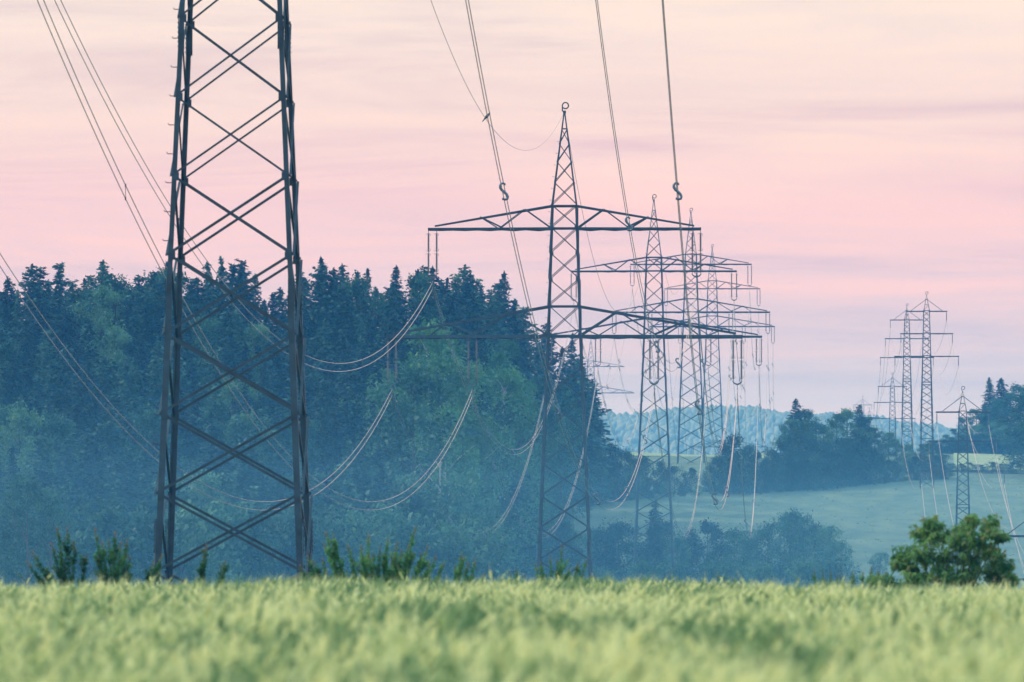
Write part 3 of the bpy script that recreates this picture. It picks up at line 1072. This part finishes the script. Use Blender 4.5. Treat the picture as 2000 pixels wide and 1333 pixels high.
def build_slim():
    P = {}
    def w2(z): return float(np.interp(z, [-21, -7.05, 0, 1.8], [2.25, 1.4, 1.0, .3]))
    def c2(sx, sy, z): return Vector((sx * w2(z) / 2, sy * w2(z) / 2, z))
    for k, (sx, sy) in enumerate([(-1, -1), (1, -1), (-1, 1), (1, 1)]):
        b = MB()
        b.angle(c2(sx, sy, -29.5), c2(sx, sy, -7.05), .15, .03, (-sx, 0, 0), (0, -sy, 0))
        b.angle(c2(sx, sy, -7.05), c2(sx, sy, 0), .12, .025, (-sx, 0, 0), (0, -sy, 0))
        b.angle(c2(sx, sy, 0), c2(sx, sy, 1.8), .08, .02, (-sx, 0, 0), (0, -sy, 0))
        P['leg%d' % k] = ('leg', b)
    b = MB()
    for s in (-1, 1):
        b.angle(c2(-1, s, 0), c2(1, s, .9), .06, .012, (0, 0, 1), (0, -s, 0))
    z = 0.0
    while z > -27.5:
        h = .95 + .35 * min(1, -z / 20)
        for s in (-1, 1):
            b.angle(c2(-1, s, z - h), c2(1, s, z), .075, .012, (0, 0, 1), (0, -s, 0))
            b.angle(c2(1, s, z - h), c2(-1, s, z), .075, .012, (0, 0, 1), (0, -s, 0))
            b.angle(c2(s, -1, z - h), c2(s, 1, z), .075, .012, (0, 0, 1), (-s, 0, 0))
            b.angle(c2(s, 1, z - h), c2(s, -1, z), .075, .012, (0, 0, 1), (-s, 0, 0))
        z -= h
    for z in (.9, 0, -3.5, -7.05, -11.2, -11.6, -20, -21):
        for s in (-1, 1):
            b.angle(c2(-1, s, z), c2(1, s, z), .09, .012, (0, 0, 1), (0, -s, 0))
            b.angle(c2(s, -1, z), c2(s, 1, z), .09, .012, (0, 0, 1), (-s, 0, 0))
    P['brace'] = ('bracing', b)
    for k, (z, half) in enumerate([(0, 3.22), (-3.5, 4.14), (-7.05, 5.07)]):
        b = MB()
        hw = w2(z) / 2
        for sy in (-1, 1):
            for s in (-1, 1):
                b.angle((s * (hw - .02), sy * (hw + .03), z), (s * half, sy * .12, z), .13, .02, (0, 0, -1), (0, -sy, 0))
                n = 6
                for i in range(n):
                    xa, xb = hw + (half - hw) * i / n, hw + (half - hw) * (i + 1) / n
                    ya, yb = np.interp([xa, xb], [hw, half], [hw, .12])
                    if (i + (sy > 0)) % 2:
                        b.angle((s * xa, sy * ya, z - .12), (s * xb, -sy * yb, z - .12), .06, .012, (0, 0, -1), (1, 0, 0))
        if k == 0:
            for s in (-1, 1):
                b.tube([Vector((s * .12, 0, 1.75)), Vector((s * (half - .8), 0, .03))], .045, 5)
        P['arm%d' % k] = ('crossarm', b)
    b = MB()
    for sx in (-1, 1):
        b.tube([Vector((sx * .14, 0, 1.75)), Vector((0, 0, 2.45))], .035, 5)
    b.box((0, 0, 1.78), .42, .34, .1)
    pts = [Vector((-.02, 0, 2.4)), Vector((-.14, 0, 2.62))] + [Vector((.06 + .2 * math.cos(t), 0, 2.8 + .2 * math.sin(t))) for t in np.linspace(math.pi, -math.pi * .6, 12)]
    b.tube(pts, .045, 5)
    P['ring'] = ('top_ring', b)
    return {k: (n, m.mesh(n, M_far_steel)) for k, (n, m) in P.items()}


SM = build_slim()
SLIM = [(622, .6), (920, 15.7), (1200, 36.2), (1440, 41.8), (1690, 34.4), (2330, 38.0), (2620, 47.0)]
SLAB = ['slim tower whose arms only show at the right edge beside the young tree',
        'slim three-armed tower standing low, its foot behind the young tree at the right',
        'tallest slim three-armed tower at the right, standing on the meadow',
        'slim three-armed tower left of the tallest slim one, foot behind the clump of trees',
        'smaller slim three-armed tower behind the dark clump of trees',
        'tiny faint slim tower, right of the two farthest behind the clump',
        'tiny faint slim tower, left of the two farthest behind the clump']
b = MB()
b.tube([Vector((0, 0, -.1)), Vector((0, 0, -.32))], .03, 5)
for s_ in range(1):
    b.tube([Vector((0, 0, -.32)), Vector((0, 0, -1.42))], .05, 7)
    for i in range(16):
        z = -.36 - i * .066
        b.tube([Vector((0, 0, z)), Vector((0, 0, z - .02)), Vector((0, 0, z - .03))], [.05, .09, .05], 7)
RODS = b.mesh('insulator_rod', M_insul_far)
b = MB()
b.tube([Vector((0, 0, -1.42)), Vector((0, 0, -1.66))], .03, 5)
b.tube([Vector((0, -.16, -1.66)), Vector((0, 0, -1.62)), Vector((0, .16, -1.66))], [.02, .05, .02], 5)
b.tube([Vector((-.16, 0, -1.36)), Vector((0, 0, -1.42)), Vector((.16, 0, -1.36))], .015, 4)
CL2 = b.mesh('suspension_clamp', M_fit)
slim = []
SN = ['edge', 'low-standing', 'tallest', 'second tallest', 'smaller', 'tiny right', 'tiny left']
cr_, sr_ = math.cos(RYAW), math.sin(RYAW)
SS = [(-3.1, 0, 'top left'), (3.1, 0, 'top right'), (-4.02, -3.5, 'middle left'), (4.02, -3.5, 'middle right'), (-4.95, -7.05, 'bottom left'), (4.95, -7.05, 'bottom right')]
for i, (d, z) in enumerate(SLIM):
    x = RX0 + RSL * d
    r = empty('slim_tower', (x, d, z), RYAW)
    tag(r, SLAB[i], 'power pylon', 'slim towers of the second power line')
    for k, (n, me) in SM.items():
        link(n, me, None, r)
    slim.append((x, d, z))
    for (lx, lz, nm) in SS:
        o = empty('insulator', (x + lx * cr_, d + lx * sr_, z + lz), RYAW)
        tag(o, f'{nm} single insulator hanging from the {SN[i]} slim tower', 'insulator', 'single insulators on the slim towers')
        link('insulator_rod', RODS, None, o)
        link('suspension_clamp', CL2, None, o)
for i in range(6):
    a, c = slim[i], slim[i + 1]
    span = f'between the {SN[i]} and {SN[i + 1]} slim towers'
    for (lx, lz, nm) in SS + [(0, 4.1, 'earth')]:
        p = Vector((a[0] + lx * cr_, a[1] + lx * sr_, a[2] + lz - 1.65))
        q = Vector((c[0] + lx * cr_, c[1] + lx * sr_, c[2] + lz - 1.65))
        b = MB()
        b.tube(para(p, q, 3.4e-4 if i < 4 else 2e-4, 50), .022 if lz < 4 else .015, 4)
        tag(b.build('power_cable', M_wire, None, True), f'{nm} cable {span}' if lz < 4 else f'top earth cable {span}', 'power cable', 'single cables of the second line')

# ------------------------------------------------------------------ small road sign by the pale field
p = pix(1993, 900, 1285)
r = empty('round_sign', (p.x, 1285, gz(p.x, 1285)))
b = MB(); b.tube([Vector((0, 0, -.3)), Vector((0, 0, 2.7))], .06, 6)
link('pole', b.mesh('pole', M_fit), None, r)
b = MB()
b.tube([Vector((0, -.10, 2.55)), Vector((0, -.07, 2.55))], .48, 16)
link('sign_plate', b.mesh('sign_plate', plain('sign_white', (.75, .72, .78), .5)), None, r)
b = MB()
for k in range(24):
    a0, a1 = 2 * math.pi * k / 24, 2 * math.pi * (k + 1) / 24
    b.add([(math.cos(a0) * .36, -.105, 2.55 + math.sin(a0) * .36), (math.cos(a0) * .47, -.105, 2.55 + math.sin(a0) * .47),
           (math.cos(a1) * .47, -.105, 2.55 + math.sin(a1) * .47), (math.cos(a1) * .36, -.105, 2.55 + math.sin(a1) * .36)], [(0, 1, 2, 3)])
link('sign_ring', b.mesh('sign_ring', plain('sign_red', (.55, .08, .12), .5)), None, r)
tag(r, 'small round road sign on a pole at the right edge below the leafy tree', 'road sign')

# ------------------------------------------------------------------ shoots and the young tree beyond the field
def leaf_quads(P, Dv, ln, wd, nrm):
    """folded lance leaves: 2 quads each. Dv unit direction, nrm approx normal"""
    side = norm(np.cross(Dv, nrm))
    up = np.cross(side, Dv)
    n = len(P)
    tip = P + Dv * ln[:, None] - up * (ln * .12)[:, None]
    mid = P + Dv * (ln * .45)[:, None]
    l = mid + side * wd[:, None] + up * (wd * .35)[:, None]
    r = mid - side * wd[:, None] + up * (wd * .35)[:, None]
    m2 = P + Dv * (ln * .7)[:, None] - up * (ln * .02)[:, None]
    vs = np.stack([P, l, tip, m2, P, m2, tip, r], 1)
    return vs.reshape(-1, 3), np.arange(n * 8).reshape(n * 2, 4)


def shoot_cluster(name, base_px, shoots, label, d=171.0, dens=1.0, leaf=.075):
    x0 = (base_px - 1000) / F * d
    zb = gz(x0, d)
    root = empty(name, (x0, d, zb))
    tag(root, label, 'shrub', 'leafy shrubs poking up behind the grain')
    V_, Q_, T_, off = [], [], [], 0
    sb = MB()
    for (bx, tx, ty) in shoots:
        dy = random.uniform(-.5, .5)
        p0 = Vector(((bx - 1000) / F * d - x0, dy * .4, -.1))
        tp = pix(tx, ty, d + dy)
        p1 = Vector((tp.x - x0, dy, tp.z - zb))
        mid = (p0 + p1) / 2 + Vector(((p1.x - p0.x) * -.12, 0, .05))
        pts = []
        for k in range(13):
            t = k / 12
            pts.append(p0 * (1 - t) ** 2 + mid * 2 * t * (1 - t) + p1 * t * t)
        sb.tube(pts, [.016 * (1 - .8 * k / 12) + .002 for k in range(13)], 5)
        L = (p1 - p0).length
        # side twigs make the shoot bushy
        axes = [(pts, 1.0)]
        for k in range(int(3 + L * 3)):
            t = random.uniform(.25, .85)
            i0 = int(t * 12)
            a = random.random() * 6.28
            dirv = (pts[min(12, i0 + 1)] - pts[i0]).normalized()
            q = pts[i0] + dirv * random.uniform(.15, .32) + Vector((math.cos(a), math.sin(a), 0)) * random.uniform(.06, .16)
            axes.append(([pts[i0], (pts[i0] + q) / 2 + Vector((0, 0, -.01)), q], .6))
            sb.tube(axes[-1][0], [.006, .004, .002], 4)
        for ap, wgt in axes:
            arr = np.array([tuple(p) for p in ap])
            Ls = np.linalg.norm(np.diff(arr, axis=0), axis=1).sum()
            n = int(max(8, Ls * 160 * dens))
            t = rng.random(n) ** .8
            ii = t * (len(arr) - 1)
            i0 = np.minimum(ii.astype(int), len(arr) - 2)
            fr = (ii - i0)[:, None]
            P = arr[i0] * (1 - fr) + arr[i0 + 1] * fr
            ax_ = norm(arr[i0 + 1] - arr[i0])
            rd = rnd_dir(n)
            rd = norm(rd - ax_ * (rd * ax_).sum(1)[:, None])
            Dv = norm(rd + ax_ * rng.uniform(.1, 1.1, n)[:, None] + np.array([0, 0, -.1]))
            ln = leaf * rng.uniform(.7, 1.4, n) * (1 - .45 * (t > .93))
            vs, qs = leaf_quads(P, Dv, ln, ln * .27, np.tile([0, 0, 1.], (n, 1)) + rng.normal(size=(n, 3)) * .35)
            V_.append(vs); Q_.append(qs + off); off += len(vs)
            tt = np.clip((t - .88) / .12, 0, 1) * (rng.random(n) < .75) * wgt
            tt = np.maximum(tt, (rng.random(n) < .04) * .5)
            T_.append(np.repeat(tt, 8))
    link('stem', sb.mesh('stem', M_twig), None, root)
    link('foliage', np_mesh('foliage', np.concatenate(V_), np.concatenate(Q_), M_shoot, np.concatenate(T_)), None, root)


shoot_cluster('leafy_shrub', 135, [(150, 62, 1076), (140, 112, 1030), (142, 131, 1032), (146, 100, 1062), (150, 170, 1082), (140, 145, 1055), (135, 118, 1075), (160, 90, 1110), (150, 52, 1098)],
              'leafy shrub with forked shoots behind the grain at the far left')
shoot_cluster('leafy_shrub', 220, [(215, 186, 1034), (218, 200, 1060), (222, 225, 1040), (225, 212, 1052), (228, 246, 1078), (224, 236, 1060), (230, 255, 1088), (215, 192, 1090), (222, 250, 1052)],
              'dense upright leafy shrub behind the grain left of the nearest tower')
shoot_cluster('leafy_shrub', 258, [(255, 318, 1084), (262, 300, 1098)], 'single leafy shoot leaning right towards the nearest tower\'s foot')
shoot_cluster('leafy_shrub', 388, [(388, 404, 1064), (390, 398, 1085)], 'upright leafy shoot between the nearest tower\'s legs, the taller of two')
shoot_cluster('leafy_shrub', 424, [(422, 440, 1094), (426, 432, 1105)], 'short leafy shoot between the nearest tower\'s legs, the smaller of two')
shoot_cluster('leafy_shrub', 720, [(680, 636, 1038), (690, 650, 1042), (700, 632, 1062), (720, 678, 1062), (715, 720, 1043), (725, 705, 1068), (740, 758, 1050), (735, 742, 1070), (755, 776, 1060), (770, 812, 1030), (765, 800, 1060), (780, 836, 1068),
                                (785, 825, 1080), (760, 720, 1085), (700, 660, 1085), (740, 700, 1100), (770, 750, 1080), (790, 770, 1090), (800, 852, 1088), (805, 870, 1097), (800, 840, 1100), (760, 785, 1075), (690, 690, 1095), (730, 730, 1080), (750, 765, 1095), (780, 800, 1100)],
              'widest leafy shrub of many shoots behind the grain right of the nearest tower', dens=1.1)
shoot_cluster('leafy_shrub', 640, [(650, 600, 1086), (640, 585, 1105), (655, 612, 1095), (650, 630, 1090), (635, 590, 1122)], 'low leafy shrub at the nearest tower\'s right foot')
shoot_cluster('leafy_shrub', 890, [(888, 902, 1080), (892, 930, 1092), (895, 948, 1120), (886, 890, 1102), (893, 915, 1100)], 'fan of short shoots right of the widest shrub')
shoot_cluster('leafy_shrub', 1095, [(1090, 1098, 1066), (1085, 1074, 1086), (1095, 1088, 1090), (1075, 1056, 1098), (1065, 1046, 1102), (1110, 1146, 1092), (1105, 1130, 1098), (1100, 1112, 1105), (1120, 1158, 1122), (1080, 1095, 1110)],
              'leafy shrub behind the grain at the second tower\'s feet', leaf=.065)
shoot_cluster('leafy_shrub', 1010, [(1012, 1008, 1108), (1008, 998, 1120), (1015, 1024, 1124), (1005, 985, 1126)], 'low tuft of shoots left of the second tower\'s foot', leaf=.06)
shoot_cluster('leafy_shrub', 1600, [(1600, 1590, 1114), (1615, 1606, 1112), (1625, 1622, 1116), (1650, 1640, 1118), (1620, 1636, 1124)], 'thin low weeds behind the grain left of the young tree', leaf=.05)
shoot_cluster('leafy_shrub', 1690, [(1690, 1702, 1108), (1680, 1664, 1116), (1695, 1716, 1112), (1700, 1730, 1118), (1690, 1685, 1118)], 'low leafy shrub touching the young tree\'s left side', leaf=.065)

# young tree
dT = 173.0
xT = (1868 - 1000) / F * dT
zT = gz(xT, dT)
rt = empty('young_tree', (xT, dT, zT))
tag(rt, 'young leafy tree with reddish tips behind the grain at the right', 'tree')
LUMP = [(1822, 1030, 22), (1812, 1052, 30), (1838, 1048, 22), (1800, 1082, 34), (1768, 1088, 22), (1755, 1104, 18), (1840, 1095, 36), (1775, 1110, 20), (1868, 1062, 20), (1885, 1040, 26), (1893, 1018, 16), (1905, 1055, 30), (1935, 1030, 24),
        (1948, 1050, 24), (1930, 1075, 30), (1895, 1092, 36), (1945, 1098, 24), (1965, 1108, 14), (1900, 1128, 36), (1860, 1132, 36), (1945, 1130, 28), (1975, 1136, 12), (1815, 1130, 34), (1775, 1138, 24), (1742, 1140, 22),
        (1715, 1142, 18), (1820, 1160, 40), (1880, 1165, 40), (1940, 1160, 36)]
V_, Q_, T_, off = [], [], [], 0
tb = MB()
tb.tube([Vector((0, 0, -.3)), Vector((.03, 0, .5)), Vector((-.02, .05, 1.0))], [.06, .045, .03], 7)
for (px, py, rp) in LUMP:
    dd = random.uniform(-.7, .7)
    c = pix(px, py, dT) - Vector((xT, dT, zT)) + Vector((0, dd, 0))
    rad_ = rp / F * dT
    j = Vector((c.x * .25, c.y * .2, max(.3, c.z * .45)))
    tb.tube([Vector((0, 0, .35)), j, (j + c) / 2 + Vector((0, 0, .05)), c], [.03, .02, .012, .006], 5)
    ntw = int(9 + rad_ * 36)
    for k in range(ntw):                      # twigs with drooping leaves
        dr = Vector(rng.normal(size=3)).normalized()
        dr.z = dr.z * .7 + .25
        q = c + dr * rad_ * random.uniform(.55, 1.3)
        tb.tube([c, (c + q) / 2 + Vector((0, 0, .03)), q], [.006, .004, .002], 3)
        n = 27
        t = rng.random(n) ** .6
        P = np.array(c)[None] * (1 - t)[:, None] + np.array(q)[None] * t[:, None] + rng.normal(size=(n, 3)) * .012
        Dv = norm(rng.normal(size=(n, 3)) * .6 + np.array(dr)[None] * .5 + np.array([0, 0, -.65]))
        ln = rng.uniform(.09, .17, n)
        vs, qs = leaf_quads(P, Dv, ln, ln * .17, np.tile([0, -.3, 1.], (n, 1)) + rng.normal(size=(n, 3)) * .4)
        V_.append(vs); Q_.append(qs + off); off += len(vs)
        up_ = max(0, dr.z) * (.9 if py < 1110 else .4)
        tt = (t > .8) * (rng.random(n) < .45 * up_ + .05) * rng.random(n)
        T_.append(np.repeat(tt, 8))
link('trunk', tb.mesh('trunk', M_bark), None, rt)
link('crown', np_mesh('crown', np.concatenate(V_), np.concatenate(Q_), M_cherry, np.concatenate(T_)), None, rt)

# ------------------------------------------------------------------ grain field (one mass of stalks)
m, t, b, o = mat('barley')
at = N(t, 'ShaderNodeAttribute', attribute_name='tone')
rp_ = N(t, 'ShaderNodeValToRGB')
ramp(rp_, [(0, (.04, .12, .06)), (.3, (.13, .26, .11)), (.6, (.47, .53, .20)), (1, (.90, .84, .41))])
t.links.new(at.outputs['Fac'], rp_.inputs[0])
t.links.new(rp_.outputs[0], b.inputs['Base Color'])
b.inputs['Roughness'].default_value = .6
b.inputs['Specular IOR Level'].default_value = .3
tr = N(t, 'ShaderNodeBsdfTranslucent')
t.links.new(rp_.outputs[0], tr.inputs['Color'])
ms = N(t, 'ShaderNodeMixShader'); ms.inputs[0].default_value = .35
t.links.new(b.outputs[0], ms.inputs[1]); t.links.new(tr.outputs[0], ms.inputs[2])
t.links.new(ms.outputs[0], o.inputs['Surface'])
M_barley = m

NP = 135000
dmin, dmax = 27.0, 167.0
# draw distances with slightly more density near the camera
u = rng.random(NP * 2)
dd = dmin + (dmax - dmin) * u
wgt = (.10 * dd + 5.0)
keep = rng.random(len(dd)) < wgt / wgt.max()
dd = dd[keep][:NP]
xx = (rng.random(len(dd)) * 2 - 1) * (.10 * dd + 5.0)
n = len(dd)


def vnoise(x, y, seed):
    """smooth value noise, about -1..1"""
    g_ = np.random.default_rng(seed).random((128, 128)) * 2 - 1
    s_ = 0
    for f, w_ in ((1.0, .75), (2.1, .4)):
        X, Y = x * f + 40.3, y * f + 17.7
        i, j = np.floor(X).astype(int), np.floor(Y).astype(int)
        u_, v_ = X - i, Y - j
        u_, v_ = u_ * u_ * (3 - 2 * u_), v_ * v_ * (3 - 2 * v_)
        G = lambda a, b_: g_[a % 128, b_ % 128]
        s_ = s_ + w_ * ((G(i, j) * (1 - u_) + G(i + 1, j) * u_) * (1 - v_) + (G(i, j + 1) * (1 - u_) + G(i + 1, j + 1) * u_) * v_)
    return s_ * 1.3


big = vnoise(xx * .35, dd * .08, 1)          # slow waves of the crop
med = vnoise(xx * 1.5, dd * .25, 2)
fin = vnoise(xx * 5, dd * 1.2, 3)
hgt = .86 + .07 * big + .07 * med + .07 * fin + rng.normal(size=n) * .07
stk = vnoise(xx * 4.5, dd * .12, 8)
hgt = hgt + .05 * stk
dark = (vnoise(xx * .45, dd * .11, 5) + .9 * vnoise(xx * 3.5, dd * .2, 6)) > .32
hgt = np.where(dark, hgt + .01, hgt)
hgt = np.where(rng.random(n) < .012, hgt + rng.uniform(.08, .25, n), hgt)
gz_ = ground(xx, dd)
base = np.column_stack([xx, dd, gz_])
lean = np.column_stack([rng.normal(size=n) * .11 + .03, rng.normal(size=n) * .10, np.zeros(n)])
top = base + lean + np.column_stack([np.zeros(n), np.zeros(n), hgt])
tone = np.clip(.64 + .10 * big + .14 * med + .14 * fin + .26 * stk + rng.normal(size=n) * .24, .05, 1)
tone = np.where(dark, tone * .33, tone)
ang = rng.random(n) * math.pi
sd_ = np.column_stack([np.cos(ang), np.sin(ang), np.zeros(n)])
A = []
TT = []


def addq(a, b_, c, d_, ta, tb_):
    A.append(np.stack([a, b_, c, d_], 1).reshape(-1, 3))
    TT.append(np.stack([ta, ta, tb_, tb_], 1).reshape(-1))


# stem (upper two thirds; the foot is never visible)
lowp = base + lean * .2 + np.column_stack([np.zeros(n), np.zeros(n), hgt * .12])
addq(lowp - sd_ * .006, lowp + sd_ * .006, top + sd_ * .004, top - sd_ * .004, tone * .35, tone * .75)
# ear: two crossed blades, nodding with the wind
nod = np.column_stack([rng.normal(size=n) * .05 + .02, rng.normal(size=n) * .03, rng.uniform(.04, .11, n)])
for k in range(2):
    s2 = sd_ if k == 0 else np.column_stack([-sd_[:, 1], sd_[:, 0], np.zeros(n)])
    addq(top - s2 * .017, top + s2 * .017, top + nod + s2 * .018, top + nod - s2 * .018, tone, np.minimum(tone + .12, 1))
# awns
for k in range(2):
    aw = norm(nod + rng.normal(size=(n, 3)) * .02) * rng.uniform(.08, .14, n)[:, None]
    s2 = rnd_dir(n)
    st = top + nod * rng.uniform(.3, .9, n)[:, None]
    addq(st - s2 * .004, st + s2 * .004, st + nod * .6 + aw + s2 * .0012, st + nod * .6 + aw - s2 * .0012, np.minimum(tone + .1, 1), np.minimum(tone + .2, 1))
# leaves
for k in range(2):
    f = rng.uniform(.45, .85, n)[:, None]
    st = base + (top - base) * f
    a2 = rng.random(n) * 6.28
    dr = np.column_stack([np.cos(a2), np.sin(a2), rng.uniform(.2, 1.1, n)]) * rng.uniform(.10, .22, n)[:, None]
    s2 = np.column_stack([-np.sin(a2), np.cos(a2), np.zeros(n)]) * .014
    mdl = st + dr
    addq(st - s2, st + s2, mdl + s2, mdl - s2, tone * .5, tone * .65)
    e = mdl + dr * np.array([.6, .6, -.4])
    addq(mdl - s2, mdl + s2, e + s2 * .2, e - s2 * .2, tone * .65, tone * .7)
Vb = np.concatenate(A)
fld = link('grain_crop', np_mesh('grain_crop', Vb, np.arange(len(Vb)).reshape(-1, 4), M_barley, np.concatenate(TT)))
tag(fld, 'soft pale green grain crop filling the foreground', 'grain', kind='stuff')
# soil sheet
M_soil = plain('soil', (.05, .055, .03), .95, 0, .4, 2)
me = sheet('field', np.arange(-20, 172, 4), lambda d: np.linspace(-1, 1, 30) * (abs(d) * .16 + 14), M_soil, .01)
tag(link('field', me), kind='structure')

# ------------------------------------------------------------------ meadow tufts
nM = 7000
dm = 905 + (1300 - 905) * rng.random(nM)
xm = (rng.uniform(.004, .082, nM)) * dm
hd = np.interp(xm / dm * F + 1000, [1100, 1150, 1500, 1850, 2000], [1160, 1166, 1203, 1243, 1262])
kp = dm < hd + 4
dm, xm = dm[kp], xm[kp]
nM = len(dm)
P = np.column_stack([xm, dm, ground(xm, dm)])
cl = vnoise(xm * .5, dm * .12, 9)
hh = (.07 + .06 * rng.random(nM) + .08 * cl)[:, None]
aa = rng.random(nM) * math.pi
s2 = np.column_stack([np.cos(aa), np.sin(aa), np.zeros(nM)]) * rng.uniform(.08, .22, nM)[:, None]
upv = np.column_stack([rng.normal(size=nM) * .15, rng.normal(size=nM) * .15, np.ones(nM)]) * hh
vs = np.stack([P - s2 * .5 - [0, 0, .03], P + s2 * .5 - [0, 0, .03], P + s2 + upv, P - s2 + upv * .9], 1).reshape(-1, 3)
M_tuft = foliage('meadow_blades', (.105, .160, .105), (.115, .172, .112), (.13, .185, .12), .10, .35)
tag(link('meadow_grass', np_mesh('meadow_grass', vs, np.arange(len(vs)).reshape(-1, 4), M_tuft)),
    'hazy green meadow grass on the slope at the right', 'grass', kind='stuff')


# ------------------------------------------------------------------ air
def air(name, x0, x1, y0, y1, z0, z1, col, dens, aniso, lab, cat):
    b = MB()
    b.box(((x0 + x1) / 2, (y0 + y1) / 2, (z0 + z1) / 2), x1 - x0, y1 - y0, z1 - z0)
    m, t, bs, o = mat(name)
    t.nodes.remove(bs)
    v = N(t, 'ShaderNodeVolumePrincipled')
    v.inputs['Color'].default_value = (*col, 1)
    v.inputs['Density'].default_value = dens
    v.inputs['Anisotropy'].default_value = aniso
    v.inputs['Absorption Color'].default_value = (1, 1, 1, 1)
    t.links.new(v.outputs[0], o.inputs['Volume'])
    ob = b.build(name, m)
    tag(ob, lab, cat, kind='stuff')
    return ob


air('haze', -7600, 7600, -120, 7600, -40, 72, (.09, .42, .98), 1.6e-4, 0.0, 'blue evening haze filling the whole landscape', 'haze')
air('mist', -160, 260, 176, 1150, -30, 8.0, (.24, .62, .98), 2.8e-4, 0.0, 'thin pale mist lying in the valley between field and forest', 'mist')
